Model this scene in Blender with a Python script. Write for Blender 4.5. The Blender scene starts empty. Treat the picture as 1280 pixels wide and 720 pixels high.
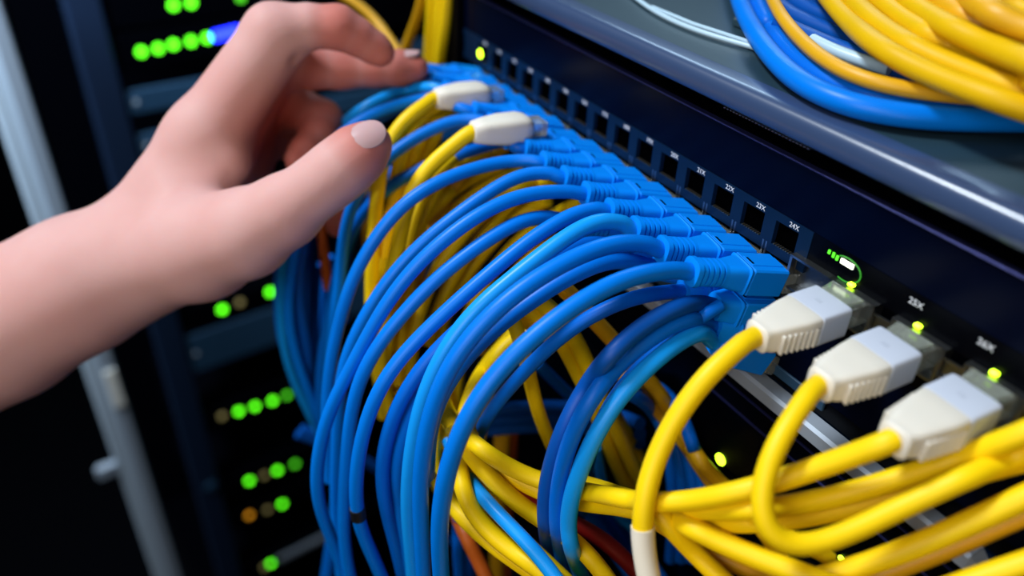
import bpy, math, random
import numpy as np
from mathutils import Vector, Matrix

random.seed(7); rng = np.random.default_rng(7)
S = 0.001                                   # everything below is written in millimetres
scene = bpy.context.scene
COL = scene.collection

# ------------------------------------------------------------------ camera
FPX = 1001.15
CAMP = np.array([140.25, -182.97, 120.84])
MC = np.array([[0.49899860, 0.86596966, 0.03312026],      # rows: camera right, down, forward
               [0.49738379, -0.25489249, -0.82924012],
               [-0.70965468, 0.43026314, -0.55791027]])
cam_d = bpy.data.cameras.new('camera'); cam = bpy.data.objects.new('camera', cam_d); COL.objects.link(cam)
cam_d.sensor_width = 36.0; cam_d.lens = 36.0*FPX/1280.0
cam_d.clip_start = 0.005; cam_d.clip_end = 50
_r, _d, _f = [Vector(v) for v in MC]
mw = Matrix.Identity(4)
for i, v in enumerate((_r, -_d, -_f)):
    for j in range(3): mw[j][i] = v[j]
for j in range(3): mw[j][3] = CAMP[j]*S
cam.matrix_world = mw
cam_d.dof.use_dof = True; cam_d.dof.focus_distance = 0.250; cam_d.dof.aperture_fstop = 5.2
scene.camera = cam

# ------------------------------------------------------------------ world, lamps, exposure
w = bpy.data.worlds.new('server_room_air'); scene.world = w; w.use_nodes = True
w.node_tree.nodes['Background'].inputs['Color'].default_value = (0.10, 0.20, 0.45, 1)
w.node_tree.nodes['Background'].inputs['Strength'].default_value = 0.055
scene.view_settings.view_transform = 'Standard'; scene.view_settings.look = 'None'
scene.view_settings.exposure = 0.0; scene.view_settings.gamma = 1.0
scene.view_settings.use_curve_mapping = False

def area(name, loc, target, size, power, col):
    l = bpy.data.lights.new(name, 'AREA'); l.shape = 'RECTANGLE'; l.size = size[0]; l.size_y = size[1]
    l.energy = power; l.color = col
    o = bpy.data.objects.new(name, l); COL.objects.link(o)
    o.location = Vector(loc)*S
    o.rotation_euler = (Vector(target)-Vector(loc)).to_track_quat('-Z', 'Y').to_euler()
    return o
area('ceiling_lamp', (-560, -700, 1300), (-70, -60, 0), (0.40, 0.26), 29, (0.84, 0.93, 1.0))
area('aisle_lamp', (620, -560, 60), (40, -40, -20), (0.20, 0.20), 0.7, (1.0, 0.78, 0.48))
area('bundle_fill_light', (230, -620, 330), (-80, -60, -40), (0.36, 0.36), 2.5, (1.0, 0.96, 0.90))  # added fill beside the view line, brightens the shadowed yellow bundle
area('top_sheen_light', (-420, 420, 420), (20, 60, 40), (0.5, 0.12), 1.5, (0.55, 0.78, 1.0))  # added light panel, there to be mirrored in the enamel top
area('far_rack_fill_light', (-620, -500, 300), (-1100, -450, 0), (0.3, 0.3), 14, (0.6, 0.8, 1.0))  # added light that brightens the silver post and far cabinet

# ------------------------------------------------------------------ materials
def mat(name, col, rough=0.5, metal=0.0, spec=0.5, emit=None, es=0.0, sss=0.0, sssr=(1, .3, .15), trans=0.0,
        noise=0.0, nscale=300.0, bump=0.0, coat=0.0, alpha=1.0, ior=1.45):
    m = bpy.data.materials.new(name); m.use_nodes = True
    nt = m.node_tree; b = nt.nodes['Principled BSDF']; I = b.inputs
    I['Base Color'].default_value = (*col, 1); I['Roughness'].default_value = rough
    I['Metallic'].default_value = metal; I['Specular IOR Level'].default_value = spec; I['IOR'].default_value = ior
    I['Coat Weight'].default_value = coat; I['Coat Roughness'].default_value = 0.15
    I['Transmission Weight'].default_value = trans; I['Alpha'].default_value = alpha
    if emit: I['Emission Color'].default_value = (*emit, 1); I['Emission Strength'].default_value = es
    if sss:
        I['Subsurface Weight'].default_value = sss; I['Subsurface Radius'].default_value = sssr
        I['Subsurface Scale'].default_value = 0.004
    if noise or bump:
        tc = nt.nodes.new('ShaderNodeTexCoord'); n = nt.nodes.new('ShaderNodeTexNoise')
        n.inputs['Scale'].default_value = nscale; n.inputs['Detail'].default_value = 4
        nt.links.new(tc.outputs['Object'], n.inputs['Vector'])
        if noise:
            mx = nt.nodes.new('ShaderNodeMix'); mx.data_type = 'RGBA'
            mx.inputs[6].default_value = (*[c*(1-noise) for c in col], 1)
            mx.inputs[7].default_value = (*[min(1, c*(1+noise)) for c in col], 1)
            nt.links.new(n.outputs['Fac'], mx.inputs[0]); nt.links.new(mx.outputs[2], I['Base Color'])
        if bump:
            bp = nt.nodes.new('ShaderNodeBump'); bp.inputs['Strength'].default_value = bump
            bp.inputs['Distance'].default_value = 0.0003
            nt.links.new(n.outputs['Fac'], bp.inputs['Height']); nt.links.new(bp.outputs['Normal'], I['Normal'])
    return m
M = dict(
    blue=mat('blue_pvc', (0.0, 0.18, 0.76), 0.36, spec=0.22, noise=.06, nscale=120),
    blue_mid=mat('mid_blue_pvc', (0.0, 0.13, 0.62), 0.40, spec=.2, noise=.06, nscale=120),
    blue_shaded=mat('shaded_blue_pvc', (0.0, 0.07, 0.36), 0.45, spec=.3, noise=.06, nscale=120),  # darkened copy of the blue for cables lying in shade behind others
    sky=mat('pale_blue_pvc', (0.005, 0.31, 0.90), 0.34, spec=.3, noise=.06, nscale=120),
    plug_blue=mat('blue_moulding', (0.0, 0.22, 0.85), 0.45, spec=.2),
    yellow=mat('yellow_pvc', (0.92, 0.62, 0.002), 0.45, spec=.3, noise=.05, nscale=150, bump=.15),
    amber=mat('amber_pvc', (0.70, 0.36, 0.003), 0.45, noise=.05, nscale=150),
    hank=mat('shaded_yellow_pvc', (0.70, 0.42, 0.002), 0.45, spec=.2, noise=.05, nscale=150),  # yellow with the shade of the top right hank put into its colour
    orange=mat('orange_pvc', (0.60, 0.12, 0.01), 0.45),
    red=mat('red_pvc', (0.30, 0.006, 0.004), 0.45),
    white=mat('white_moulding', (0.76, 0.72, 0.64), 0.5, sss=.15, sssr=(1, .9, .7)),
    grey_white=mat('cool_grey_moulding', (0.50, 0.55, 0.66), 0.5),
    tape=mat('white_tape', (0.80, 0.74, 0.62), 0.6),
    blacktape=mat('black_tape', (0.006, 0.006, 0.008), 0.5),
    clear=mat('clear_polycarbonate', (0.80, 0.85, 0.78), 0.12, trans=.85, ior=1.5),
    black=mat('black_paint', (0.0008, 0.001, 0.0022), 0.28, spec=.07),
    navy=mat('navy_paint', (0.0005, 0.0018, 0.010), 0.25, spec=.08, noise=.2, nscale=30),
    band=mat('blue_black_band', (0.003, 0.014, 0.042), 0.3, spec=.15),
    hole=mat('socket_black', (0.0004, 0.0004, 0.0006), 0.8, spec=0),
    steel=mat('brushed_steel', (0.26, 0.27, 0.28), 0.35, metal=1, bump=.3, nscale=800),
    gold=mat('gold_contact', (0.30, 0.24, 0.15), 0.4, metal=1),
    lip=mat('blue_grey_enamel', (0.035, 0.062, 0.14), 0.30, spec=.6, coat=.35),
    top=mat('dark_teal_enamel', (0.018, 0.042, 0.058), 0.36, spec=.5, noise=.15, nscale=12),
    edge=mat('bright_blue_edge', (0.035, 0.04, 0.15), 0.3, metal=.6),
    alu=mat('satin_aluminium', (0.36, 0.41, 0.48), 0.5, metal=.3),
    post=mat('silver_post_paint', (0.48, 0.56, 0.64), 0.45, metal=.1),
    postnavy=mat('navy_post_paint', (0.004, 0.014, 0.040), 0.5),
    panel=mat('dark_blue_panel', (0.016, 0.055, 0.11), 0.5),
    ink=mat('white_print', (0.75, 0.78, 0.85), 0.6),
    green=mat('green_lamp', (0.05, 0.5, 0.02), .4, emit=(0.10, 1.0, 0.01), es=4.2),
    dgreen=mat('dim_green_lamp', (0.03, 0.2, 0.02), .4, emit=(0.10, 0.9, 0.02), es=1.6),
    ring=mat('faint_green_glow', (0.02, 0.12, 0.02), .4, emit=(0.05, 0.6, 0.02), es=.45),
    lime=mat('lime_lamp', (0.5, 0.8, 0.02), .4, emit=(0.55, 1.0, 0.02), es=6),
    bluel=mat('blue_lamp', (0.02, 0.03, 0.6), .4, emit=(0.01, 0.02, 1.0), es=9),
    oran=mat('orange_lamp', (0.4, 0.15, 0.02), .4, emit=(0.7, 0.28, 0.01), es=1.6),
    brown=mat('dim_amber_lamp', (0.2, 0.15, 0.1), .4, emit=(0.35, 0.30, 0.10), es=.6),
    pale=mat('pale_lamp', (0.8, 0.9, 0.7), .4, emit=(0.9, 1.0, 0.7), es=4),
    room=mat('dark_room_paint', (0.0008, 0.001, 0.002), 0.8, spec=.05, noise=.3, nscale=3),
    nail=mat('fingernail', (0.58, 0.37, 0.38), 0.32, spec=.4, sss=.2),
    streak=mat('pale_streak', (0.45, 0.62, 0.75), 0.35),
)
def skin_material():
    m = mat('skin', (0.72, 0.43, 0.35), 0.56, spec=.25, sss=.22, sssr=(1, .28, .13))
    nt = m.node_tree; b = nt.nodes['Principled BSDF']
    tc = nt.nodes.new('ShaderNodeTexCoord')
    n1 = nt.nodes.new('ShaderNodeTexNoise'); n1.inputs['Scale'].default_value = 45; n1.inputs['Detail'].default_value = 3
    n2 = nt.nodes.new('ShaderNodeTexNoise'); n2.inputs['Scale'].default_value = 900; n2.inputs['Detail'].default_value = 4
    nt.links.new(tc.outputs['Object'], n1.inputs['Vector']); nt.links.new(tc.outputs['Object'], n2.inputs['Vector'])
    at = nt.nodes.new('ShaderNodeAttribute'); at.attribute_name = 'flush_shade'
    mx = nt.nodes.new('ShaderNodeMix'); mx.data_type = 'RGBA'
    mx.inputs[6].default_value = (0.69, 0.415, 0.395, 1); mx.inputs[7].default_value = (0.62, 0.31, 0.285, 1)
    nt.links.new(n1.outputs['Fac'], mx.inputs[0])
    m2 = nt.nodes.new('ShaderNodeMix'); m2.data_type = 'RGBA'; m2.inputs[7].default_value = (0.52, 0.11, 0.075, 1)
    nt.links.new(at.outputs['Fac'], m2.inputs[0]); nt.links.new(mx.outputs[2], m2.inputs[6])
    nt.links.new(m2.outputs[2], b.inputs['Base Color'])
    bp = nt.nodes.new('ShaderNodeBump'); bp.inputs['Strength'].default_value = .12; bp.inputs['Distance'].default_value = .0004
    nt.links.new(n2.outputs['Fac'], bp.inputs['Height']); nt.links.new(bp.outputs['Normal'], b.inputs['Normal'])
    return m
M['skin'] = skin_material()

# ------------------------------------------------------------------ helpers
def ray(px, py): return MC.T @ np.array([(px-640)/FPX, (py-360)/FPX, 1.0])
def atD(px, py, d): return CAMP + ray(px, py)*d
def onplane(px, py, ax, val):
    r = ray(px, py); return CAMP + r*((val-CAMP[ax])/r[ax])
def c2w(px, py, d): return atD(px, py, d)

def empty(name, loc=(0, 0, 0), label=None, cat=None, group=None):
    o = bpy.data.objects.new(name, None); COL.objects.link(o); o.location = Vector(loc)*S
    o.empty_display_size = .005
    tag(o, label, cat, group); return o
def tag(o, label=None, cat=None, group=None, kind=None):
    if label: o['label'] = label
    if cat: o['category'] = cat
    if group: o['group'] = group
    if kind: o['kind'] = kind
    return o

class MB:
    """collects millimetre geometry, builds one mesh object"""
    def __init__(s): s.v = []; s.f = []; s.smooth = []
    def add(s, vs, fs, smooth=False):
        b = len(s.v); s.v += [tuple(map(float, v)) for v in vs]
        for f in fs: s.f.append(tuple(i+b for i in f)); s.smooth.append(smooth)
        return s
    def box(s, lo, hi, ch=0.0):
        lo = np.array(lo, float); hi = np.array(hi, float)
        if ch <= 0:
            vs = [(x, y, z) for x in (lo[0], hi[0]) for y in (lo[1], hi[1]) for z in (lo[2], hi[2])]
            fs = [(0, 1, 3, 2), (4, 6, 7, 5), (0, 4, 5, 1), (2, 3, 7, 6), (0, 2, 6, 4), (1, 5, 7, 3)]
            return s.add(vs, fs)
        # chamfered: hull of 24 points
        import bmesh
        bm = bmesh.new()
        for sx in (0, 1):
            for sy in (0, 1):
                for sz in (0, 1):
                    c = np.array([hi[0] if sx else lo[0], hi[1] if sy else lo[1], hi[2] if sz else lo[2]])
                    g = np.array([-1 if sx else 1, -1 if sy else 1, -1 if sz else 1])*ch
                    for k in range(3):
                        d = g.copy(); d[k] = 0; bm.verts.new(c+d)
        r = bmesh.ops.convex_hull(bm, input=bm.verts[:])
        bm.verts.index_update()
        vs = [tuple(v.co) for v in bm.verts]; fs = [tuple(v.index for v in f.verts) for f in bm.faces]
        bm.free(); return s.add(vs, fs)
    def loft(s, rings, seg=24, caps=True, smooth=True):
        """rings: (y, halfw, halfh, exponent[, zoff]) along local Y"""
        vs = []; fs = []
        for r in rings:
            y, hw, hh, e = r[:4]; zo = r[4] if len(r) > 4 else 0
            for k in range(seg):
                a = 2*math.pi*(k+.5)/seg; c, q = math.cos(a), math.sin(a)
                vs.append((math.copysign(abs(c)**(2/e), c)*hw, y, zo+math.copysign(abs(q)**(2/e), q)*hh))
        n = len(rings)
        for i in range(n-1):
            for k in range(seg):
                a = i*seg+k; b = i*seg+(k+1) % seg
                fs.append((a, b, b+seg, a+seg))
        if caps: fs.append(tuple(range(seg))[::-1]); fs.append(tuple(range((n-1)*seg, n*seg)))
        return s.add(vs, fs, smooth)
    def tube(s, pts, r, seg=12, caps=True):
        pts = np.array(pts, float); n = len(pts)
        t = np.gradient(pts, axis=0); t /= np.linalg.norm(t, axis=1)[:, None]+1e-12
        up = np.array([0, 0, 1.0]) if abs(t[0][2]) < .9 else np.array([1.0, 0, 0])
        u = np.cross(t[0], up); u /= np.linalg.norm(u); vs = []; fs = []
        rr = r if hasattr(r, '__len__') else [r]*n
        for i in range(n):
            u = u-t[i]*np.dot(u, t[i]); u /= np.linalg.norm(u); v = np.cross(t[i], u)
            for k in range(seg):
                a = 2*math.pi*k/seg; vs.append(pts[i]+rr[i]*(math.cos(a)*u+math.sin(a)*v))
        for i in range(n-1):
            for k in range(seg):
                a = i*seg+k; b = i*seg+(k+1) % seg; fs.append((a, b, b+seg, a+seg))
        if caps: fs.append(tuple(range(seg))[::-1]); fs.append(tuple(range((n-1)*seg, n*seg)))
        return s.add(vs, fs, True)
    def disc(s, c, n, r, th=.6, seg=16):
        c = np.array(c, float); n = np.array(n, float); n /= np.linalg.norm(n)
        return s.tube([c, c+n*th*.7, c+n*th], [r, r, r*.7], seg)
    def mesh(s, name):
        me = bpy.data.meshes.new(name); me.from_pydata([(a*S, b*S, c*S) for a, b, c in s.v], [], s.f)
        me.polygons.foreach_set('use_smooth', s.smooth); me.update(); return me
    def obj(s, name, m, parent=None, loc=None):
        me = s.mesh(name); me.materials.append(m)
        if any(s.smooth): me.set_sharp_from_angle(angle=math.radians(42))
        o = bpy.data.objects.new(name, me); COL.objects.link(o)
        if parent is not None: o.parent = parent
        if loc is not None: o.location = Vector(loc)*S
        return o

def link_mesh(name, me, parent, loc=(0, 0, 0), rot=(0, 0, 0)):
    o = bpy.data.objects.new(name, me); COL.objects.link(o); o.parent = parent
    o.location = Vector(loc)*S; o.rotation_euler = rot; return o

def text_mesh(txt, size, m):
    cu = bpy.data.curves.new('lettering', 'FONT'); cu.body = txt; cu.size = size*S; cu.extrude = .05*S
    cu.align_x = 'CENTER'; cu.align_y = 'CENTER'
    o = bpy.data.objects.new('lettering', cu); COL.objects.link(o)
    dg = bpy.context.evaluated_depsgraph_get()
    me = bpy.data.meshes.new_from_object(o.evaluated_get(dg)); bpy.data.objects.remove(o)
    me.materials.clear(); me.materials.append(m); return me

# ------------------------------------------------------------------ room
def struct(name, lo, hi, m):
    o = MB().box(lo, hi).obj(name, m); o['kind'] = 'structure'; return o
struct('floor', (-3200, -2200, -1520), (1500, 900, -1500), M['room'])
struct('wall_back', (-3200, 900, -1500), (1500, 920, 1400), M['room'])
struct('wall_left', (-3220, -2200, -1500), (-3200, 900, 1400), M['room'])

# ------------------------------------------------------------------ the rack and its equipment
XL, XR = -216.0, 250.0
rk = empty('equipment_rack', (XL, 0, -1500), 'black steel equipment rack holding the switches full of blue cables', 'rack')
MB().box((-26, -4, 0), (-1, 34, 1900), 1).obj('rack_post', M['black'], rk)
MB().box((XR-XL+1, -4, 0), (XR-XL+26, 34, 1900), 1).obj('rack_post', M['black'], rk)
MB().box((-26, 420, 0), (-1, 450, 1900), 1).obj('rack_post', M['black'], rk)
MB().box((XR-XL+1, 420, 0), (XR-XL+26, 450, 1900), 1).obj('rack_post', M['black'], rk)
MB().box((-1, 8, 0), (XR-XL+1, 450, 12)).obj('base', M['black'], rk)

# --- the switch with the plugged ports
sw = empty('network_switch', (0, 0, -44), 'dark blue network switch with a long row of ports filled by blue plugs', 'network switch')
Z0 = 44     # local z of world z = 0
MB().box((XL, 1.5, 0), (XR, 330, Z0+24)).obj('chassis', M['black'], sw)
PB = MB()
PB.box((XL, -0.5, Z0+6), (XR, 1.5, Z0+23.2))
PB.box((XL, -0.5, 0), (XR, 1.5, Z0-20.2))
fp = PB.obj('front_panel', M['navy'], sw)
MB().box((XL, -1.3, Z0+23.5), (XR, 1.4, Z0+24.05), .2).obj('panel_edge', M['edge'], sw)
NP = 15
holes_x = [-14.0*i for i in range(NP)]
wx = [28.2, 50.2, 72.0]                     # the white-plug ports, wider apart
# label band with true notches for the ports: strips between the openings
BD = MB()
BD.box((XL, -0.9, Z0+3.2), (9.5, 1.2, Z0+5.9)); BD.box((XL, -0.9, Z0-8.2), (9.5, 1.2, Z0-5))
edges = [XL+1]
for x in sorted(holes_x): edges += [x-4.6, x+4.6]
edges.append(9.5)
for a, b in zip(edges[0::2], edges[1::2]):
    if b > a: BD.box((a, -0.9, Z0-5), (b, 1.2, Z0+3.2))
BD.obj('label_band', M['band'], sw)
BR = MB(); BR.box((9.6, -0.7, Z0-3), (XR, 1.2, Z0+6)); BR.box((9.6, -.7, Z0-20), (XR, 1.2, Z0-14.5)); BR.obj('uplink_panel', M['black'], sw)
# sockets
sock = MB()
for a, b in (((-6.6, -.95, -19.2), (-6.0, 1, -5.2)), ((6.0, -.95, -19.2), (6.6, 1, -5.2)), ((-6.6, -1.2, -19.8), (6.6, 1, -19.2))):
    sock.box(a, b)
sock_me = sock.mesh('port'); sock_me.materials.append(M['steel'])
pit = MB(); pit.box((-6.2, .9, -19.2), (6.2, 1.4, 3.7)); pit_me = pit.mesh('port_opening'); pit_me.materials.append(M['hole'])
gc = MB()
for k in range(8): gc.box((-3.9+k*1.02, -.8, -5.0), (-3.4+k*1.02, .6, -4.7))
gc_me = gc.mesh('contacts'); gc_me.materials.append(M['gold'])
lk = MB(); lk.box((-6.2, .9, -31+19), (6.2, 1.4, 0)); 
for i, x in enumerate(holes_x):
    p = link_mesh('port', sock_me, sw, (x, 0, Z0)); link_mesh('port_opening', pit_me, p); link_mesh('contacts', gc_me, p)
# printed port names, small white characters to the upper right of each opening
for i, x in enumerate(holes_x):
    me = text_mesh('%dX' % (24-i), 2.3, M['ink'])
    t = link_mesh('lettering', me, sw, (x+2.4, -1.0, Z0+4.5), (math.pi/2, 0, 0))
# shielded ports at the near end
cage = MB()
for a, b in (((-8.2, -3.2, -13.6), (-7.3, 1, -3)), ((7.3, -3.2, -13.6), (8.2, 1, -3)), ((-8.2, -3.2, -3.6), (8.2, 1, -2.9)), ((-8.2, -3.2, -14.2), (8.2, 1, -13.5)),
             ((-7.3, .4, -13.6), (7.3, 1.0, -3.6))):
    cage.box(a, b)
cage.box((8.2, -2.4, -6.2), (13.5, -1.6, -5.4)); cage.box((8.2, -2.4, -12.0), (13.5, -1.6, -11.2)); cage.box((8.4, -1.4, -11), (13.3, -.8, -6.4))
cage_me = cage.mesh('port'); cage_me.materials.append(M['steel'])
for x in [13.6]+wx: link_mesh('port', cage_me, sw, (x, 0, Z0))
# lights of the switch
L = MB(); L.disc((-197.8, -1, Z0-1.5), (0, -1, 0), 2.1); L.obj('status_light', M['lime'], sw)
for x in wx:
    MB().box((x-2.6, -2.4, Z0-2.5), (x-.6, -.8, Z0-1.4), .3).obj('status_light', M['lime'], sw)
lab = MB(); lab.box((20.7, -1.2, Z0+2.0), (25.2, -.8, Z0+3.6), .15); lab.obj('lit_label', M['pale'], sw)
for dx, dz, hh in ((16.0, 3.2, 1.2), (17.6, 3.0, 1.6), (19.0, 2.8, 1.5)):
    MB().box((dx, -1.2, Z0+dz-hh/2), (dx+.7, -.8, Z0+dz+hh/2)).obj('lit_label', M['dgreen'], sw)
rg = MB(); rg.tube([(23+5.2*math.cos(a), -1.0, Z0+1.0+3.6*math.sin(a)) for a in np.linspace(-1.9, 2.2, 24)], .2, 6); rg.obj('light_ring', M['ring'], sw)
for x, z in ((45.6, 3.2), (65.6, 3.2)):
    me = text_mesh('25X' if x < 50 else '26X', 2.6, M['ink']); link_mesh('lettering', me, sw, (x, -1.0, Z0+z), (math.pi/2, 0, 0))

# --- the device above, its rounded front lip and enamel top
up = empty('rack_server', (0, 0, 24), 'flat enamelled server with a shiny rounded front edge, above the blue-plugged switch', 'server')
prof = [(2, 7.6), (-5, 7.6), (-6.3, 8.2), (-7, 9.4), (-7.2, 11), (-7.0, 13.2), (-6.2, 14.8), (-4.9, 15.7), (-3.2, 16.0), (2, 16.0)]
def extrude_x(prof, x0, x1, smooth=True):
    n = len(prof); vs = [(x, y, z) for x in (x0, x1) for y, z in prof]
    fs = [(k, (k+1) % n, n+(k+1) % n, n+k) for k in range(n)]+[tuple(range(n))[::-1], tuple(range(n, 2*n))]
    return MB().add(vs, fs, smooth)
extrude_x(prof, XL, XR).obj('front_lip', M['lip'], up)
MB().box((XL, 2, 7.5), (XR, 330, 15.9)).obj('top_cover', M['top'], up)
MB().box((XL, 14, 1), (XR, 320, 7.5)).obj('chassis', M['black'], up)
sl = MB()
for k in range(26): sl.box((-30+k*1.35, -6.2, 7.35), (-30+k*1.35+.8, -3, 7.65))
sl.obj('vent', M['steel'], up)
br = MB()
pts = [onplane(x, y, 2, 40.6) for x, y in ((815, 9), (866, 30), (940, 54))]
br.tube([p-np.array([0, 0, 24]) for p in pts], .8, 8)
br.obj('cover_seam', M['streak'], up)
ra = MB(); p0 = onplane(948, 40, 2, 40)
ra.box((p0[0]-10, p0[1]-4, 15.8), (p0[0]+12, p0[1]+46, 19.4), .8); ra.obj('raised_cover', M['top'], up)

# --- the tray lip and devices beneath
tr = empty('rack_tray', (0, 0, -57.5), 'satin aluminium tray edge under the switch, in front of the black gap', 'tray')
extrude_x([(0, 0), (-5, 0), (-6, .8), (-6, 5.2), (-5, 6.2), (0, 6.2)], -64, 86, False).obj('front_lip', M['alu'], tr)
MB().add([(86, -6, .4), (86, -6, 6), (86, 0, 6), (86, 0, .4), (93, -3, .8), (93, -1, .8)],
         [(0, 1, 4), (1, 2, 5, 4), (2, 3, 5), (3, 0, 4, 5), (0, 3, 2, 1)]).obj('end_tip', M['alu'], tr)
MB().box((XL, 0, 1), (XR, 300, 5.5)).obj('shelf', M['band'], tr)
MB().box((-90, -1.2, 9.5), (30, 0, 13.5), .3).obj('upper_flange', M['panel'], tr)
MB().box((XL, 0, 7), (XR, 3, 13)).obj('back_plate', M['black'], tr)
lows = [(-101.5, 'black rack unit with thin bright seams just below the aluminium tray edge'),
        (-146, 'black rack unit second below the aluminium tray edge'), (-190.5, 'lowest black rack unit, far below the aluminium tray edge'),
        (-235, 'black rack unit at the foot, deep below the blue cables')]
for i, (z, lb) in enumerate(lows):
    d = empty('rack_unit', (0, 0, z), lb, 'rack unit')
    MB().box((XL, 0, .5), (XR, 300, 43.5)).obj('chassis', M['black'], d)
    MB().box((XL, -.8, 1), (XR, 0, 40), .2).obj('front_panel', M['black'], d)
    if i == 0:
        MB().box((-20, -1.6, 36.6), (88, -.7, 37.1)).obj('panel_edge', M['edge'], d)
        MB().box((-20, -1.6, 28.2), (92, -.7, 28.7)).obj('panel_edge', M['edge'], d)
        for (px, py), r in (((901, 574), 2.4), ((1052, 698), 1.2)):
            p = onplane(px, py, 1, -1); MB().disc((p[0], -1, p[2]-z), (0, -1, 0), r).obj('status_light', M['lime'], d)
    if i == 1:
        p = onplane(771, 565, 1, -1)
        if 0 < p[2]-z < 44: MB().disc((p[0], -1, p[2]-z), (0, -1, 0), 1.5).obj('status_light', M['pale'], d)

# ------------------------------------------------------------------ far rack on the left
TH = math.radians(-6.3)
Hd = np.array([math.sin(TH), math.cos(TH), 0]); Nd = np.array([math.cos(TH), -math.sin(TH), 0])
P0 = atD(195, 360, 1080)
def fuv(px, py):
    r = ray(px, py); t = np.dot(P0-CAMP, Nd)/np.dot(r, Nd); q = CAMP+r*t-P0
    return np.dot(q, Hd), q[2]
ROTF = math.atan2(Hd[1], Hd[0])
def fbox(mb, u0, u1, w0, w1, z0, z1, ch=0):
    """u along the far rack's face, w outwards from it; local frame of an empty turned by ROTF"""
    return mb.box((u0, -w1, z0), (u1, -w0, z1), ch)      # local +x = Hd, local -y = Nd
def fempty(name, u, z, lb, cat, group=None):
    o = empty(name, P0+Hd*u+np.array([0, 0, z]), lb, cat, group); o.rotation_euler = (0, 0, ROTF); return o
zf = -1500-P0[2]
fr = fempty('server_cabinet', 0, zf, 'tall dark navy server cabinet behind the hand, in the far aisle', 'server cabinet')
H_ = -zf+520
for u in (-18, 470): fbox(MB(), u, u+36, -20, 6, 0, H_, 2).obj('cabinet_post', M['postnavy'], fr)
fbox(MB(), -18, 506, -600, -595, 0, H_).obj('back_panel', M['black'], fr)
fbox(MB(), -18, 506, -600, 0, 0, 20).obj('base', M['black'], fr)
ub, zb = fuv(262, 605); MB().disc((ub, -6, zb-zf), (0, -1, 0), 9, 3).obj('bolt', M['panel'], fr)
rows = [
 ('blank panel and two green lamps, topmost in the far cabinet', 'black', [(216, 6, 'green'), (238, 3, 'green'), (300, -4, 'dgreen')]),
 ('five green lamps and a run of blue lamps, above the wrist', 'black', [(176, 64, 'green'), (197, 60, 'green'), (216, 55, 'green'), (238, 51, 'green'), (258, 47, 'green'), (270, 44, 'bluel'), (278, 42, 'bluel'), (286, 40, 'bluel'), (294, 38, 'bluel')]),
 ('pair of green lamps just below the forearm, in the far cabinet', 'black', [(277, 386, 'green'), (299, 377, 'brown'), (337, 364, 'green'), (392, 348, 'dgreen'), (398, 357, 'dgreen')]),
 ('three bright green lamps under the dark blue panel', 'black', [(277, 519, 'brown'), (298, 513, 'green'), (318, 507, 'green'), (340, 500, 'green'), (358, 493, 'dgreen')]),
 ('two green lamps and a dim one, left of the blue cables', 'black', [(311, 600, 'green'), (330, 593, 'brown'), (346, 587, 'green'), (368, 579, 'dgreen')]),
 ('single green lamp beside an orange lamp', 'black', [(311, 643, 'oran'), (334, 636, 'brown'), (352, 629, 'green')]),
 ('single green lamp and a pale grey strip, lowest in view', 'black', [(330, 708, 'brown'), (338, 703, 'green')]),
]
for lb, pm, leds in rows:
    uv = [fuv(a, b) for a, b, _ in leds]; zc = uv[0][1] if len(uv) < 5 else np.mean([q[1] for q in uv[:5]])
    d = fempty('rack_switch', 0, zc-20, 'far black switch with '+lb, 'rack switch')
    fbox(MB(), 20, 468, -400, 0, 0, 41, .8).obj('chassis', M['black'], d)
    fbox(MB(), 26, 462, 0, 2, 2, 39, .6).obj('front_panel', M['black'], d)
    for (u, z), (_, _, c) in zip(uv, leds):
        MB().disc((u, -2, z-(zc-20)), (0, -1, 0), 5.2 if c != 'bluel' else 6, 1).obj('status_light', M[c], d)
    if 'strip' in lb:
        fbox(MB(), uv[0][0]+25, uv[0][0]+150, 2, 6, 16, 30, 1).obj('label_strip', M['alu'], d)
for (y0, y1, lb) in ((100, 128, 'dark blue blank panel under the row of five green lamps'), (155, 182, 'dark blue blank panel beside the top of the wrist'),
                     (408, 470, 'dark blue blank panel under the forearm in the far cabinet')):
    z1 = fuv(240, y0)[1]; z0 = fuv(240, y1)[1]
    if y0 == 408: z1 -= 14; z0 += 6
    d = fempty('blank_panel', 0, z0, lb, 'panel')
    fbox(MB(), 22, 466, -3, 3, 0, z1-z0, 1).obj('plate', M['panel'], d)
    for u in (30, 458): MB().disc((u, -3, (z1-z0)/2), (0, -1, 0), 3, 1).obj('screw', M['post'], d)
# silver post of the near frame at the left edge
q = atD(30, 160, 820)
sp = empty('silver_post', (q[0], q[1], -1500), 'silver grey metal upright behind the forearm at far left', 'post'); sp.rotation_euler = (0, 0, ROTF)
MB().box((-20, -12, 0), (14, 12, 1500+q[2]+160), 2).obj('outer_rail', M['post'], sp)
MB().box((-3, -16, 0), (13, -11, 1500+q[2]+160), 1.5).obj('front_rail', M['alu'], sp)
q2 = onplane(93, 490, 0, q[0]); MB().box((-2, -18, 1500+q2[2]-30), (12, -15.8, 1500+q2[2]+30), 1).obj('white_plate', M['white'], sp)  # plain white plate on the front rail
q3 = onplane(72, 600, 0, q[0]); MB().box((-46, -13, 1500+q3[2]-12), (-18, -2, 1500+q3[2]+12), 4).obj('latch', M['alu'], sp)

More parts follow.
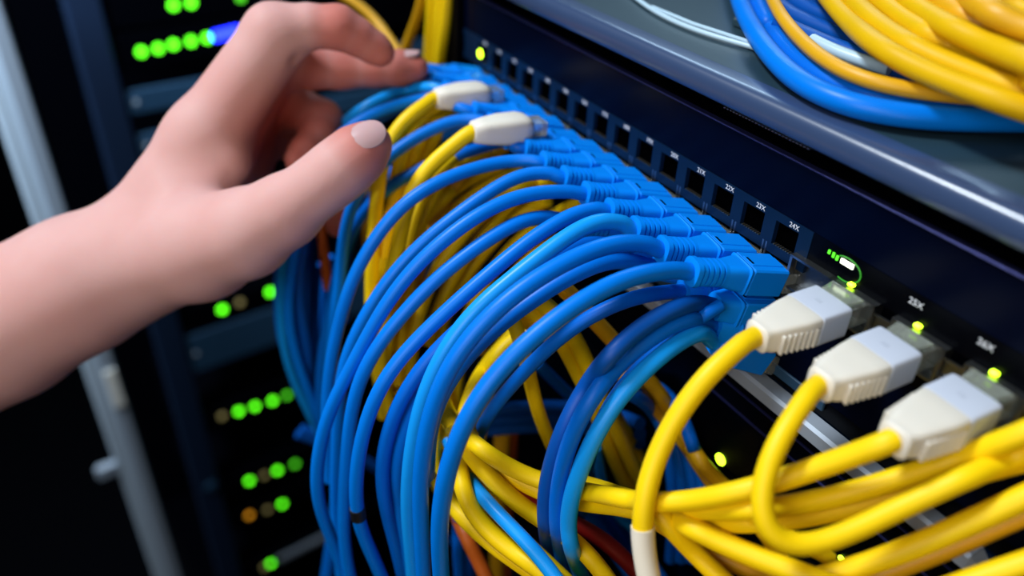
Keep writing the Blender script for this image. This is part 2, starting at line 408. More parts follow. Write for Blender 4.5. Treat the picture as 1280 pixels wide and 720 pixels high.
# ------------------------------------------------------------------ connectors
def mk_blue(short=False):
    hb = MB(); hb.box((-5.9, -13.5, -4.6), (5.9, 0, 4.6), .55)
    neck = MB(); neck.loft([(-13.6, 5.95, 4.7, 7), (-14.3, 6.1, 4.85, 7), (-14.6, 5.4, 4.5, 5), (-18, 4.7, 4.2, 4), (-20.5, 4.2, 4.0, 3)], 28)
    rb = MB(); y = -20.5; rings = [(y, 3.6, 3.6, 2.3)]
    for k in range(5):
        rings += [(y-.1, 4.3, 4.1, 2.6), (y-1.25, 4.2, 4.05, 2.6), (y-1.35, 3.5, 3.5, 2.2), (y-1.85, 3.5, 3.5, 2.2)]; y -= 1.9
    rings += [(y, 4.5, 4.3, 3), (y-1.6, 4.4, 4.2, 3), (y-1.8, 3.4, 3.4, 2)]
    rb.loft(rings, 24)
    cl = MB(); cl.box((-2.8, -12.5, 4.5), (2.8, -.6, 4.85), .12)
    nt = MB(); nt.box((-1.9, -12.2, 4.84), (1.9, -11.4, 4.92))
    tip = MB(); tip.box((-5.7, 0, -3.4), (5.7, 4, 3.6), .3)
    r = []
    for mb, nm, m in ((hb, 'plug', 'plug_blue'), (neck, 'neck', 'plug_blue'), (rb, 'ribbed_boot', 'plug_blue'), (cl, 'latch', 'plug_blue'), (nt, 'latch_slot', 'hole'), (tip, 'plug_tip', 'clear')):
        me = mb.mesh(nm); me.materials.append(M[m])
        if any(mb.smooth): me.set_sharp_from_angle(angle=math.radians(35))
        r.append((nm, me))
    return r
def mk_white():
    cap = MB(); cap.loft([(-8, 6.6, 4.5, 9), (-8.4, 7.1, 5.0, 9), (-18.6, 7.1, 5.0, 9), (-19, 6.8, 4.8, 9)], 36)
    body = MB(); body.loft([(-18.8, 6.8, 4.8, 8), (-19.3, 7.0, 4.9, 8), (-24, 6.5, 4.75, 7), (-29, 5.5, 4.4, 6), (-33, 4.6, 4.1, 5), (-34, 4.2, 3.9, 4), (-35.5, 4.1, 3.9, 4), (-36, 3.4, 3.4, 3)], 36)
    rib = MB()
    for sx in (-1, 1):
        for k in range(7):
            y = -20.6-k*1.75; wd = 6.95-(k*1.75/13)*1.75
            rib.box((sx*wd-.9, y-.48, -3.9), (sx*wd+.42, y+.48, 2.2), .2)
    mk = MB(); mk.box((-1.3, -15, 4.95), (.9, -13.2, 5.06))
    tip = MB(); tip.box((-5.8, -8, -3.8), (5.8, 3, 3.4), .4); 
    lat = MB(); lat.add([(-4.6, -8, 5.0), (4.6, -8, 5.0), (5.6, -2.6, 5.2), (-5.6, -2.6, 5.2), (-4.6, -8, 4.3), (4.6, -8, 4.3), (5.6, -2.6, 4.5), (-5.6, -2.6, 4.5)],
                        [(0, 1, 2, 3), (7, 6, 5, 4), (0, 4, 5, 1), (1, 5, 6, 2), (2, 6, 7, 3), (3, 7, 4, 0)])
    r = []
    for mb, nm, m in ((cap, 'plug', 'grey_white'), (body, 'boot', 'white'), (rib, 'grip_ribs', 'white'), (mk, 'embossed_mark', 'grey_white'), (tip, 'plug_tip', 'clear'), (lat, 'latch', 'clear')):
        me = mb.mesh(nm); me.materials.append(M[m])
        if any(mb.smooth): me.set_sharp_from_angle(angle=math.radians(35))
        r.append((nm, me))
    return r
def mk_far_white():
    b = MB(); b.loft([(0, 3.2, 2.6, 2.5), (-.8, 4.9, 4.0, 2.8), (-2.4, 6.0, 4.9, 3.2), (-5, 6.5, 5.3, 4), (-13, 6.3, 5.2, 4), (-20, 5.0, 4.5, 4), (-24.5, 4.0, 3.9, 3), (-25.2, 3.2, 3.2, 2)], 32)
    t = MB(); t.box((-4.2, -1, -3), (4.2, 6, 2.6), .4)
    r = []
    for mb, nm, m in ((b, 'boot', 'white'), (t, 'plug_tip', 'clear')):
        me = mb.mesh(nm); me.materials.append(M[m]); r.append((nm, me))
    return r
_b = mk_blue()
PLUG = dict(blue=_b, blue_low=_b[:2]+_b[3:], white=mk_white(), far_white=mk_far_white())
TAIL = dict(blue=-31.2, blue_low=-19.5, white=-34.5, far_white=-24)

def rotzx(yaw, pitch):
    return Matrix.Rotation(yaw, 3, 'Z') @ Matrix.Rotation(pitch, 3, 'X')

# ------------------------------------------------------------------ the hand (a signed distance field, meshed with surface nets)
def cone_sdf(P, a, b, ra, rb):
    ab = b-a; L2 = ab@ab; t = np.clip(((P-a)@ab)/L2, 0, 1)
    return np.linalg.norm(P-(a+t[:, None]*ab), axis=1)-(ra+(rb-ra)*t)
def smin(a, b, k):
    h = np.clip(.5+.5*(b-a)/k, 0, 1); return b*(1-h)+a*h-k*h*(1-h)
def K(px, py, d, rpx): return c2w(px, py, d), rpx*d/FPX
def chain(P, ks, k):
    d = None
    for (a, ra), (b, rb) in zip(ks[:-1], ks[1:]):
        q = cone_sdf(P, a, b, ra, rb); d = q if d is None else smin(d, q, k)
    return d
FORE = [K(-640, 720, 352, 106), K(-330, 560, 345, 98), K(-100, 452, 338, 94), K(0, 408, 335, 86), K(100, 356, 334, 77), K(170, 318, 334, 72)]
META = [[K(165, 322, 335, 62), K(255, 175, 332, 46), K(344, 46, 328, 40)],
        [K(175, 318, 345, 60), K(265, 190, 348, 46), K(345, 62, 348, 37)],
        [K(190, 312, 356, 56), K(275, 215, 364, 42), K(340, 96, 366, 34)],
        [K(205, 306, 362, 52), K(290, 240, 376, 38), K(335, 140, 380, 30)]]
THEN = [K(170, 330, 334, 66), K(250, 308, 318, 66), K(306, 292, 306, 54), K(356, 264, 298, 43), K(402, 230, 293, 35), K(430, 208, 292, 35), K(453, 188, 292, 31), K(464, 178, 292, 23)]
INDEX = [K(344, 44, 328, 38), K(384, 33, 328, 27), K(422, 34, 330, 27), K(446, 46, 334, 23), K(468, 60, 338, 20), K(477, 66, 339, 17)]
MIDD = [K(345, 66, 350, 34), K(388, 84, 356, 27), K(428, 86, 360, 25), K(470, 86, 362, 22), K(500, 85, 362, 22), K(519, 85, 362, 17)]
RING = [K(340, 100, 368, 32), K(376, 140, 372, 27), K(402, 149, 372, 25), K(398, 168, 366, 22), K(382, 190, 358, 20), K(372, 200, 354, 17)]
LITT = [K(335, 150, 382, 27), K(380, 190, 386, 22), K(420, 222, 386, 19), K(430, 250, 384, 17), K(424, 275, 382, 15), K(420, 284, 381, 13)]
def hand_sdf(P):
    d = chain(P, FORE, 14)
    for m in META: d = smin(d, chain(P, m, 8), 7)
    d = smin(d, chain(P, THEN, 6), 9)
    # web between thumb and palm
    d = smin(d, cone_sdf(P, c2w(230, 250, 328), c2w(285, 205, 330), 15, 9), 7)
    f = None
    for c in (INDEX, MIDD, RING, LITT):
        q = chain(P, c, 2.5); f = q if f is None else smin(f, q, 1.1)
    d = smin(d, f, 4.5)
    # creases: bends of the fingers and the thumb fold
    for (px, py, dd, r) in ((414, 62, 322, 3.2), (372, 78, 325, 3.0), (447, 72, 326, 2.2)):
        d = -smin(-d, np.linalg.norm(P-c2w(px, py, dd), axis=1)-r, 2.5)
    return d
def surface_nets(f, lo, h):
    nx, ny, nz = f.shape; s = f < 0
    idx = -np.ones((nx-1, ny-1, nz-1), int)
    cnt = sum(s[i:nx-1+i, j:ny-1+j, k:nz-1+k].astype(int) for i in (0, 1) for j in (0, 1) for k in (0, 1))
    act = (cnt > 0) & (cnt < 8); idx[act] = np.arange(act.sum())
    ii, jj, kk = np.nonzero(act); base = np.stack([ii, jj, kk], 1).astype(float)
    acc = np.zeros((len(ii), 3)); num = np.zeros(len(ii))
    corners = [(i, j, k) for i in (0, 1) for j in (0, 1) for k in (0, 1)]
    for c0 in corners:
        for ax in range(3):
            if c0[ax]: continue
            c1 = list(c0); c1[ax] = 1
            a = f[ii+c0[0], jj+c0[1], kk+c0[2]]; b = f[ii+c1[0], jj+c1[1], kk+c1[2]]
            m = (a < 0) != (b < 0); t = np.where(m, a/(a-b+1e-12), 0)
            p = np.array(c0, float)[None, :].repeat(len(ii), 0); p[:, ax] += t
            acc[m] += p[m]; num[m] += 1
    V = (base+acc/num[:, None])*h+lo
    F = []
    for ax in range(3):
        a, b = (ax+1) % 3, (ax+2) % 3
        sl0 = [slice(None)]*3; sl1 = [slice(None)]*3; sl0[ax] = slice(0, -1); sl1[ax] = slice(1, None)
        ch = s[tuple(sl0)] != s[tuple(sl1)]
        pts = np.argwhere(ch)
        ok = (pts[:, a] > 0) & (pts[:, b] > 0) & (pts[:, a] < f.shape[a]-1) & (pts[:, b] < f.shape[b]-1)
        pts = pts[ok]; inside = s[pts[:, 0], pts[:, 1], pts[:, 2]]
        def g(da, db):
            q = pts.copy(); q[:, a] += da; q[:, b] += db; return idx[q[:, 0], q[:, 1], q[:, 2]]
        qd = np.stack([g(-1, -1), g(0, -1), g(0, 0), g(-1, 0)], 1)
        qd[~inside] = qd[~inside][:, ::-1]; F.append(qd)
    return V, np.concatenate(F)
allk = [k for c in [FORE]+META+[THEN, INDEX, MIDD, RING, LITT] for k in c]
lo = np.min([p-r for p, r in allk], 0)-4; hi = np.max([p+r for p, r in allk], 0)+4
hh = 1.45
ax_ = [np.arange(lo[i], hi[i], hh) for i in range(3)]
G = np.stack(np.meshgrid(*ax_, indexing='ij'), -1).reshape(-1, 3)
fv = np.concatenate([hand_sdf(g) for g in np.array_split(G, 40)]).reshape([len(a) for a in ax_])
V, F = surface_nets(fv, lo, hh)
me = bpy.data.meshes.new('person'); org = c2w(100, 356, 334)
me.from_pydata([tuple((v-org)*S) for v in V], [], [tuple(int(i) for i in f) for f in F])
me.polygons.foreach_set('use_smooth', [True]*len(me.polygons)); me.update()
# finger redness, plus palm and finger shade put in as darker red
pts_f = [k for c in (INDEX[2:], MIDD[1:], RING[1:], LITT[1:], THEN[-2:]) for k in c]
fl = np.zeros(len(V))
for p, r in pts_f: fl = np.maximum(fl, np.clip(1-(np.linalg.norm(V-p, axis=1)-r)/6, 0, 1)*.8)
pc = c2w(330, 150, 352); fl = np.maximum(fl, np.clip(1-np.linalg.norm(V-pc, axis=1)/40, 0, 1)*1.5)
at = me.attributes.new('flush_shade', 'FLOAT', 'POINT'); at.data.foreach_set('value', np.clip(fl, 0, 1).astype(np.float32))
me.materials.append(M['skin'])
person = bpy.data.objects.new('person', me); COL.objects.link(person); person.location = Vector(org)*S
tag(person, 'person reaching in from the left, bare hand and forearm, fingertips at the far blue plugs', 'person')
md = person.modifiers.new('s', 'SMOOTH'); md.factor = .5; md.iterations = 3
def nail(center, r, nrm_px, axis_px, w_, l_, rad):
    """curved plate lying on a fingertip of radius rad"""
    n = MC.T@np.array(nrm_px, float); n /= np.linalg.norm(n)
    a = MC.T@np.array(axis_px, float); a -= n*(a@n); a /= np.linalg.norm(a); b = np.cross(n, a)
    for rad in np.arange(3, 20, .05):
        if hand_sdf(np.array([center+n*rad]))[0] > 0: break
    rad = float(rad); vs = []; fs = []; N = 10
    for sgn in (1, 0):
        for i in range(N+1):
            for j in range(N+1):
                u = (i/N*2-1); v = (j/N*2-1); x = u*math.sqrt(1-v*v/2); y = v*math.sqrt(1-u*u/2)
                ang = x*w_/rad
                vs.append(center+b*math.sin(ang)*rad+n*(math.cos(ang)*rad+(.35 if sgn else -.9)-.12*y*y*l_)+a*y*l_-org)
    q = (N+1)
    for i in range(N):
        for j in range(N):
            k = i*q+j; fs.append((k, k+1, k+q+1, k+q)); m = k+q*q; fs.append((m, m+q, m+q+1, m+1))
    for t in range(N):
        for (k0, k1) in ((t, t+1), (N*q+t+1, N*q+t), ((t+1)*q, t*q), (t*q+N, (t+1)*q+N)): fs.append((k0, k0+q*q, k1+q*q, k1))
    return MB().add(vs, fs, True)
nail(c2w(459, 184, 292), 0, (.18, -.42, -.89), (.76, -.62, 0.0), 6.0, 6.6, 0).obj('thumbnail', M['nail'], person)
nail(c2w(512, 85, 362), 0, (-.05, -.85, -.52), (1, 0, 0.0), 4.6, 5.4, 0).obj('fingernail', M['nail'], person)

# ------------------------------------------------------------------ cables
CAB = []
def cable(col, pts, X=None, Z=None, D=None, label='', group=None, plug=None, r=3.0, extra=None):
    CAB.append(dict(col=col, pts=pts, X=X, Z=Z, D=D, label=label, group=group, plug=plug, r=r, extra=extra or []))

def blue_plug(n, row=0, yaw=12, pitch=-12, dx=0.0, dz=0.0):
    a = math.radians(-yaw)
    return ('blue', np.array([1.2-14.0*n+dx, -2.6, -13.2+dz-(0 if row == 0 else 13.0)]), a, math.radians(pitch))
# --- front blue arcs, nearest first
cable('blue', [(815,335),(755,356),(700,393),(660,425),(630,452),(600,487),(578,530),(562,570),(552,620),(548,665),(553,740)], X=(-6,-6),
      plug=blue_plug(0), label='blue patch cable from the nearest blue plug beside the white plugs')
cable('blue', [(800,292),(747,307),(697,331),(660,352),(622,382),(592,412),(567,443),(550,480),(538,515),(529,560),(525,620),(531,740)], X=(-22,-26),
      plug=blue_plug(1), label='blue patch cable from the second blue plug counting away from the white plugs')
cable('sky', [(772,262),(745,271),(710,291),(680,318),(635,352),(600,380),(570,412),(545,455),(530,492),(520,530),(511,590),(510,640),(515,690),(518,740)], X=(-36,-36),
      plug=blue_plug(2), label='pale blue patch cable from the third plug, brightest of the blue arcs')
cable('blue', [(740,254),(707,270),(672,291),(647,311),(617,337),(590,360),(562,384),(535,411),(505,439),(480,469),(465,502),(454,538),(446,577),(444,635),(452,665),(466,695),(485,740)], X=(-50,-52),
      plug=blue_plug(3), label='blue patch cable wearing a band of black tape near the bottom', extra=[('tape', (446, 642))])
cable('blue', [(685,234),(635,247),(592,270),(560,295),(530,320),(500,352),(475,390),(457,425),(440,458),(422,490),(408,520),(400,555),(395,590),(397,627),(410,662),(424,698),(436,740)], X=(-66,-78),
      plug=blue_plug(4), label='blue patch cable making the leftmost edge of the sharp arcs, fifth plug in the row')
cable('blue', [(680,206),(642,217),(592,254),(555,280),(517,312),(487,345),(464,380),(445,415),(430,450),(424,500),(421,560),(420,640),(428,740)], X=(-82,-92),
      plug=blue_plug(5), label='blue patch cable crossing over the yellow bundle, from the sixth blue plug')
cable('blue', [(650,197),(592,210),(555,221),(520,241),(492,264),(467,300),(447,332),(434,365),(422,410),(412,460),(408,520),(412,600)], X=(-98,-104),
      plug=blue_plug(6), label='blue patch cable arching highest just right of the thumb tip')
cable('blue_mid', [(640,172),(600,186),(560,196),(520,212),(492,228),(465,250),(440,285),(424,330),(412,390),(400,470),(402,560)], X=(-124,-172),
      plug=blue_plug(7), label='mid blue patch cable hidden between the white plugs and the thumb, eighth in the row')
cable('blue', [(590,142),(550,155),(515,172),(490,190),(462,215),(440,250),(428,300),(426,350),(414,420),(408,500)], X=(-140,-148),
      plug=blue_plug(9), label='blue patch cable passing between the two far white plugs')
cable('blue_mid', [(612,150),(575,163),(540,178),(505,200),(480,222),(455,262),(436,300),(428,345),(432,400)], X=(-146,-176),
      plug=blue_plug(8, dz=-1), label='short dark blue patch cable under the pale cable between the far white plugs')
cable('blue', [(545,118),(510,126),(480,136),(446,150),(420,168),(396,205),(380,260),(366,320),(360,390),(372,450),(392,505),(412,560)], X=(-166,-176),
      plug=blue_plug(10), label='blue patch cable running under the fingertips, lower of the far pair')
cable('sky', [(530,104),(495,114),(462,128),(434,146),(405,178),(380,225),(362,290),(352,350),(352,410),(362,460),(384,510),(402,545)], X=(-184,-196),
      plug=blue_plug(12), label='pale blue patch cable touched by the fingertips, upper of the far pair')
for n in (11, 13, 14):
    cable('blue_shaded', [(540-(n-12)*6,110-(n-12)*5),(505-(n-12)*6,128),(462,150),(425,185),(396,235),(382+4*(n-12),300),(378+5*(n-12),370),(384,430),(398+3*n-40,500),(420,600)], X=(-172-12*(n-11),-176-12*(n-11)),
      plug=blue_plug(n), label={11:'shaded blue patch cable just beyond the farthest white plug, behind the fingers',13:'shaded blue patch cable second from the far end of the row, behind the fingers',14:'shaded blue patch cable at the very far end of the row, beside the lime lamp'}[n], group='far blue cables behind the fingers')
# --- lower row of blue plugs
cable('blue_mid', [(800,368),(750,386),(700,420),(663,456),(620,503),(596,545),(580,600),(572,660),(576,745)], X=(-14,-60), r=2.4,
      plug=('blue_low', np.array([-12.8, -2.6, -26.2]), math.radians(-12), math.radians(-6)), label='mid blue patch cable just under the nearest arc, from the lower row')
cable('blue', [(770,318),(740,328),(697,353),(655,381),(620,407),(592,431),(567,461),(549,493),(536,530),(534,600)], X=(-28,-38),
      plug=('blue_low', np.array([-26.8, -2.6, -26.2]), math.radians(-12), math.radians(-10)), label='blue patch cable tucked under the second arc, from the lower row')
cable('blue_mid', [(735,297),(700,316),(650,350),(600,388),(560,422),(530,452),(510,480),(491,515),(481,555),(475,585),(479,620),(486,650),(496,685),(508,740)], X=(-42,-50),
      plug=('blue_low', np.array([-40.8, -2.6, -26.2]), math.radians(-12), math.radians(-10)), label='mid blue patch cable between the pale arc and the taped one')
cable('blue', [(672,262),(635,282),(605,302),(565,331),(530,360),(512,384),(487,411),(464,441),(450,468),(440,507),(434,560),(430,620),(430,680),(442,740)], X=(-62,-70),
      plug=blue_plug(4,1,dz=1), label='blue patch cable whose boot shows below the fifth plug')
cable('blue', [(560,440),(536,472),(519,502),(505,528),(497,560),(492,595),(496,630),(506,670),(514,740)], X=(-46,-48), r=2.4,
      label='thin blue cable squeezed left of the pale arc at mid height')
# --- right group of blue arcs from lower plugs
cable('blue_shaded', [(868,371),(847,379),(810,401),(772,428),(742,463),(722,497),(705,530),(692,565),(682,602),(680,640),(685,685),(700,740)], X=(0,-2), r=2.7,
      plug=('blue_low', np.array([1.2, -2.6, -25.5]), math.radians(-12), math.radians(-12)), label='dark blue patch cable, outermost of the low arcs left of the front yellow loop')
cable('blue_mid', [(875,389),(847,400),(810,421),(772,451),(747,482),(722,522),(708,560),(699,595),(694,640),(698,675),(712,740)], X=(2,2), r=2.6,
      plug=('blue_low', np.array([2.2, -2.6, -34.0]), math.radians(-12), math.radians(-16)), label='mid blue patch cable, middle of the low arcs left of the front yellow loop')
cable('sky', [(885,404),(866,413),(835,434),(802,461),(772,492),(752,524),(735,558),(722,592),(710,625),(706,660),(716,692),(734,740)], X=(5,9), r=2.7,
      plug=('blue_low', np.array([3.4, -2.6, -43.5]), math.radians(-12), math.radians(-26)), label='pale blue patch cable, innermost and brightest of the low arcs beside the front yellow loop')
cable('blue_mid', [(900,382),(880,391),(845,414),(815,438),(788,468),(765,495),(748,530),(735,580),(728,640)], X=(2,-14), r=2.1,
      label='thin blue cable wedged between the middle and innermost low arcs')
# --- the two far white plugs and their yellow cords
cable('yellow', [(575,181),(545,196),(520,222),(506,250),(500,300),(486,360),(476,420),(478,480),(500,540),(530,600)], X=(-112,-104),
      plug=('far_white', onplane(662, 158, 0, -110), math.radians(-2), math.radians(-4)), label='yellow patch cable from the nearer of the two far white plugs')
cable('yellow', [(545,127),(522,135),(502,148),(484,170),(476,205),(470,250),(466,310),(464,380),(470,450),(486,520)], X=(-158,-130),
      plug=('far_white', onplane(610, 118, 0, -154), math.radians(-2), math.radians(-4)), label='yellow patch cable from the farthest white plug, close to the fingertip')
# --- yellow bundle under the blue arcs
GB = 'yellow cables bundled behind the blue arcs'
LB = 'yellow cable in the thick bundle behind the blue arcs, right of the thumb'
bun = [
 [(592,126),(562,146),(540,165),(520,190),(503,215),(495,240),(490,275),(480,320),(470,375),(468,440),(480,500),(505,560)],
 [(600,215),(565,235),(535,262),(512,290),(495,325),(484,375),(478,430),(484,490),(508,550),(530,590)],
 [(620,225),(585,248),(552,275),(525,305),(508,345),(498,395),(492,450),(500,510),(525,565),(555,620)],
 [(584,118),(548,136),(530,155),(520,180),(510,210),(503,245),(502,290),(498,340),(492,400),(490,460),(500,520)],
 [(640,235),(610,260),(580,290),(553,322),(534,360),(520,400),(512,450),(514,500),(530,550),(548,590)],
 [(655,262),(632,285),(606,312),(580,345),(558,385),(545,425),(540,470),(543,520),(548,560),(560,610)],
 [(580,195),(556,215),(536,245),(522,285),(514,330),(506,380),(500,430),(498,480)],
 [(570,225),(550,250),(534,285),(524,330),(518,380),(514,430),(510,490),(516,545)],
 [(690,278),(662,290),(635,315),(612,345),(592,380),(580,420),(572,470),(566,520),(556,560)],
 [(705,262),(675,280),(648,300),(622,328),(602,360),(584,400),(566,440)],
 [(660,235),(630,262),(604,292),(580,322),(562,352),(545,390),(532,430)],
 [(600,195),(575,222),(552,250),(536,280),(520,320),(500,360),(486,410)],
 [(545,205),(527,235),(515,275),(507,320),(497,370),(486,420),(476,470),(480,520)],
]
for i, p in enumerate(bun):
    if i not in (0, 3): p = [(p[0][0]+30, p[0][1]-12)]+p
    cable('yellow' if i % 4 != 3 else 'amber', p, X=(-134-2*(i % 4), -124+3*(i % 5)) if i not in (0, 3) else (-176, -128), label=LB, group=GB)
for i, p in enumerate([[(590,116),(562,124),(538,132),(516,150),(503,178),(497,215),(490,262),(480,320)],
                       [(592,122),(566,132),(545,143),(526,164),(513,195),(505,235),(496,290),(486,350)],
                       [(594,128),(570,140),(552,154),(536,176),(524,206),(514,245),(504,300),(494,360)],
                       [(598,160),(572,172),(552,188),(538,212),(528,245),(518,290),(508,340)]]):
    cable('yellow', p, X=(-162, -140) if i < 3 else (-138, -132), label=LB, group=GB)
# knotted middle strands
cable('amber', [(700,300),(668,318),(640,345),(615,380),(605,410),(600,440)], X=(-96,-92), label='amber cable dropping behind the third blue arc')
cable('yellow', [(735,385),(700,398),(665,412),(640,420),(622,430),(615,445),(610,475),(604,520),(596,560)], X=(-60,-62), label='yellow cable kinking down between the blue arcs')
cable('yellow', [(640,370),(665,385),(690,405),(705,430),(720,460),(735,492),(752,530),(768,575),(790,620)], X=(-46,-36), label='yellow cable slanting down behind the low blue arcs, leftmost of three')
cable('yellow', [(660,365),(690,385),(715,412),(730,445),(742,475),(758,510),(776,548),(795,590),(812,625)], X=(-42,-30), label='yellow cable slanting down behind the low blue arcs, middle of three')
cable('yellow', [(610,372),(640,388),(672,410),(698,425),(728,452),(750,485),(765,515),(785,545),(802,580)], X=(-54,-46), label='yellow cable slanting down behind the low blue arcs, lowest of three')
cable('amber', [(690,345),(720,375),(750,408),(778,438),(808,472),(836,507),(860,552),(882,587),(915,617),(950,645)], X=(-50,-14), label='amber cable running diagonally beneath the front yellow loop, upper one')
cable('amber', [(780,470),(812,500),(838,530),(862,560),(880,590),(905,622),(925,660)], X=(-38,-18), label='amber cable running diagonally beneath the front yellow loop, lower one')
cable('yellow', [(640,395),(650,425),(660,452),(667,500),(678,530),(692,562),(712,600),(735,625)], X=(-44,-36), r=2.6, label='yellow cable hanging straight down left of the low blue arcs')
cable('yellow', [(560,470),(556,500),(562,530),(580,560)], X=(-70,-50), label='short yellow cable seen through the gap under the nearest arc')
# diagonal yellows at lower centre
cable('yellow', [(535,455),(540,490),(560,528),(580,546),(607,573),(640,601),(675,618),(710,628),(750,630),(790,634),(835,640),(870,665),(930,692),(990,712),(1060,740)], D=(300,290,272,270,270,268,266,262,252,242,224,214,208,202,198), label='yellow cable crossing the lower centre, uppermost of the diagonal strands')
cable('yellow', [(548,480),(556,520),(572,548),(588,566),(606,594),(640,628),(676,650),(705,664),(740,690),(770,740)], D=(296,282,266,266,266,264,264,262,260,258), label='yellow cable crossing the lower centre, second of the diagonal strands')
cable('yellow', [(556,450),(552,490),(548,520),(536,550),(532,575),(542,602),(562,630),(590,662),(625,690),(668,715),(710,745)], D=(300,295,290,285,280,276,272,268,264,260,256), label='yellow cable crossing the lower centre, lowest of the diagonal strands')
cable('yellow', [(650,410),(615,445),(592,480),(581,515),(575,548),(568,585),(568,615),(584,648),(615,672),(650,696),(690,722),(730,750)], D=(315,308,298,284,270,268,266,264,262,260,258,256), label='yellow cable looping tightly right of the nearest blue arc')
cable('yellow', [(640,440),(612,475),(592,520),(582,560),(592,600),(612,640),(645,670),(680,700),(720,740)], D=(312,304,288,274,272,270,268,266,264), label='yellow cable inside the tight loop right of the nearest blue arc')
cable('amber', [(628,540),(626,580),(622,640),(620,760)], X=(-96,-96), label='amber cable hanging behind the lower centre gap', r=4)
cable('orange', [(640,535),(638,580),(633,640),(630,760)], X=(-104,-104), label='orange cable hanging beside the amber one in the lower centre gap', r=3.2)
cable('red', [(600,600),(640,620),(670,636),(710,650),(760,672),(800,720)], D=(292,290,288,286,284,282), label='dark red cable between the diagonal yellow strands')
cable('orange', [(560,600),(566,640),(578,665),(600,700),(620,750)], D=(330,325,320,318,316), label='orange cable peeping out below the tight yellow loop')
cable('sky', [(560,550),(568,572),(578,590),(592,608),(612,634),(640,660),(668,684),(692,712),(710,745)], D=(290,284,276,266,258,254,250,248,246), r=2.4, label='pale blue cable running diagonally between the yellow strands')
cable('orange', [(398,262),(402,290),(405,320),(410,360)], X=(-190,-190), r=2.5, label='orange cable half hidden behind the little finger')
cable('amber', [(470,225),(460,260),(456,290),(462,320)], X=(-180,-175), label='amber cable just below the thumb tip')
# --- front yellow loops from the three white plugs
def white_plug(i): return ('white', np.array([wx[i], -2.0, -7.2]), math.radians(-1.5), 0.0)
cable('yellow', [(915,437),(880,468),(850,510),(825,555),(806,600),(797,645),(798,685),(815,740)], D=(207,208,210,211,212,213,214,215), r=2.9,
      plug=white_plug(0), label='yellow patch cable with a white sleeve near the bottom, from the leftmost front white plug', extra=[('sleeve', 4.6)])
cable('yellow', [(1005,505),(970,545),(946,590),(935,640),(940,680),(962,706),(1000,701),(1060,667),(1122,636),(1172,611),(1235,585),(1330,545)], D=(191,190,189,188,188,189,189,188,187,186,185,184), r=2.7,
      plug=white_plug(1), label='yellow patch cable making a tight U-turn, from the middle front white plug')
cable('yellow', [(1080,563),(1020,586),(960,606),(900,622),(850,630),(800,628),(750,617),(710,611),(675,604),(640,591),(607,570),(580,546),(562,525),(550,500),(546,470)], D=(188,194,200,205,212,222,242,256,260,262,264,268,276,286,296), r=2.8,
      plug=white_plug(2), label='yellow patch cable from the rightmost front white plug, running left')
cable('yellow', [(1340,515),(1280,545),(1210,568),(1135,595),(1035,625),(960,638),(900,640),(850,636),(810,628),(770,618),(735,604),(690,596),(650,600)], D=(178,182,188,194,200,206,212,220,236,256,270,284,298), r=2.8,
      label='yellow cable under the rightmost front white plug, upper of the two level strands')
cable('yellow', [(1340,560),(1280,575),(1210,594),(1135,614),(1060,636),(980,652),(920,657),(860,650),(820,642),(780,636),(735,626),(690,612),(650,612)], D=(184,188,194,200,204,208,214,222,236,256,270,284,298), r=2.8,
      label='yellow cable under the rightmost front white plug, lower of the two level strands')
cable('yellow', [(1340,595),(1280,622),(1210,655),(1135,688),(1060,714),(980,735),(900,750)], D=(178,182,188,194,200,206,210), r=2.9, label='yellow cable sweeping out at the lower right, upper of the low pair')
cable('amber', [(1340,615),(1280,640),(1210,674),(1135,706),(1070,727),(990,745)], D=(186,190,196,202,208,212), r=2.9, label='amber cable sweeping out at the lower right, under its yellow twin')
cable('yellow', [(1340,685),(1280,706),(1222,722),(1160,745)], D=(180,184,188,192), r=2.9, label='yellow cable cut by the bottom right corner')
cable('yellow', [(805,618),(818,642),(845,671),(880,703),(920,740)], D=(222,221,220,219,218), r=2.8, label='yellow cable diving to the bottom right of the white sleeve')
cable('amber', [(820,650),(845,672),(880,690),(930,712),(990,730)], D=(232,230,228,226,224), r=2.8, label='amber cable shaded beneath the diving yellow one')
cable('yellow', [(838,745),(842,712),(855,708),(880,730),(900,750)], D=(222,222,222,222,222), r=2.8, label='yellow cable bight showing at the bottom edge right of the white sleeve')
cable('yellow', [(940,645),(958,664),(972,685),(990,720)], D=(212,212,212,212), r=2.0, label='thin yellow cable behind the U-turn, steeper one')
cable('yellow', [(948,650),(972,662),(1000,676),(1040,700)], D=(216,216,216,216), r=2.0, label='thin yellow cable behind the U-turn, flatter one')
# --- blue in the background at the centre
GC = 'blue cables behind the front yellow loop'
for i in range(4):
    o = 13*i
    cable('blue_mid', [(770+o*.4,486-o*.35),(800+o*.5,495-o*.4),(822+o*.7,520-o*.2),(836+o*.8,560),(841+o,605),(842+o,650),(838+o,700)], X=(-34-2*i,-34-2*i), r=2.6,
          label=['innermost blue cable of four hanging close together behind the front yellow loop','second blue cable from the left of four behind the front yellow loop','third blue cable from the left of four behind the front yellow loop','outermost right blue cable of four behind the front yellow loop'][i], group=GC)
GD = 'blue cables crossing level behind the low arcs'
for i, yy in enumerate((508, 520, 532)):
    cable('blue_shaded', [(585,yy+8),(640,yy+2),(700,yy),(760,yy+6),(800,yy+22)], X=(-88,-70), label=['top','middle','lowest'][i]+' dark blue cable of three crossing level behind the low blue arcs', group=GD)
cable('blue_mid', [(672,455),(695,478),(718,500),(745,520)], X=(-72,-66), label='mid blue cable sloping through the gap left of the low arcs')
GE = 'dark blue cables at the bottom centre'
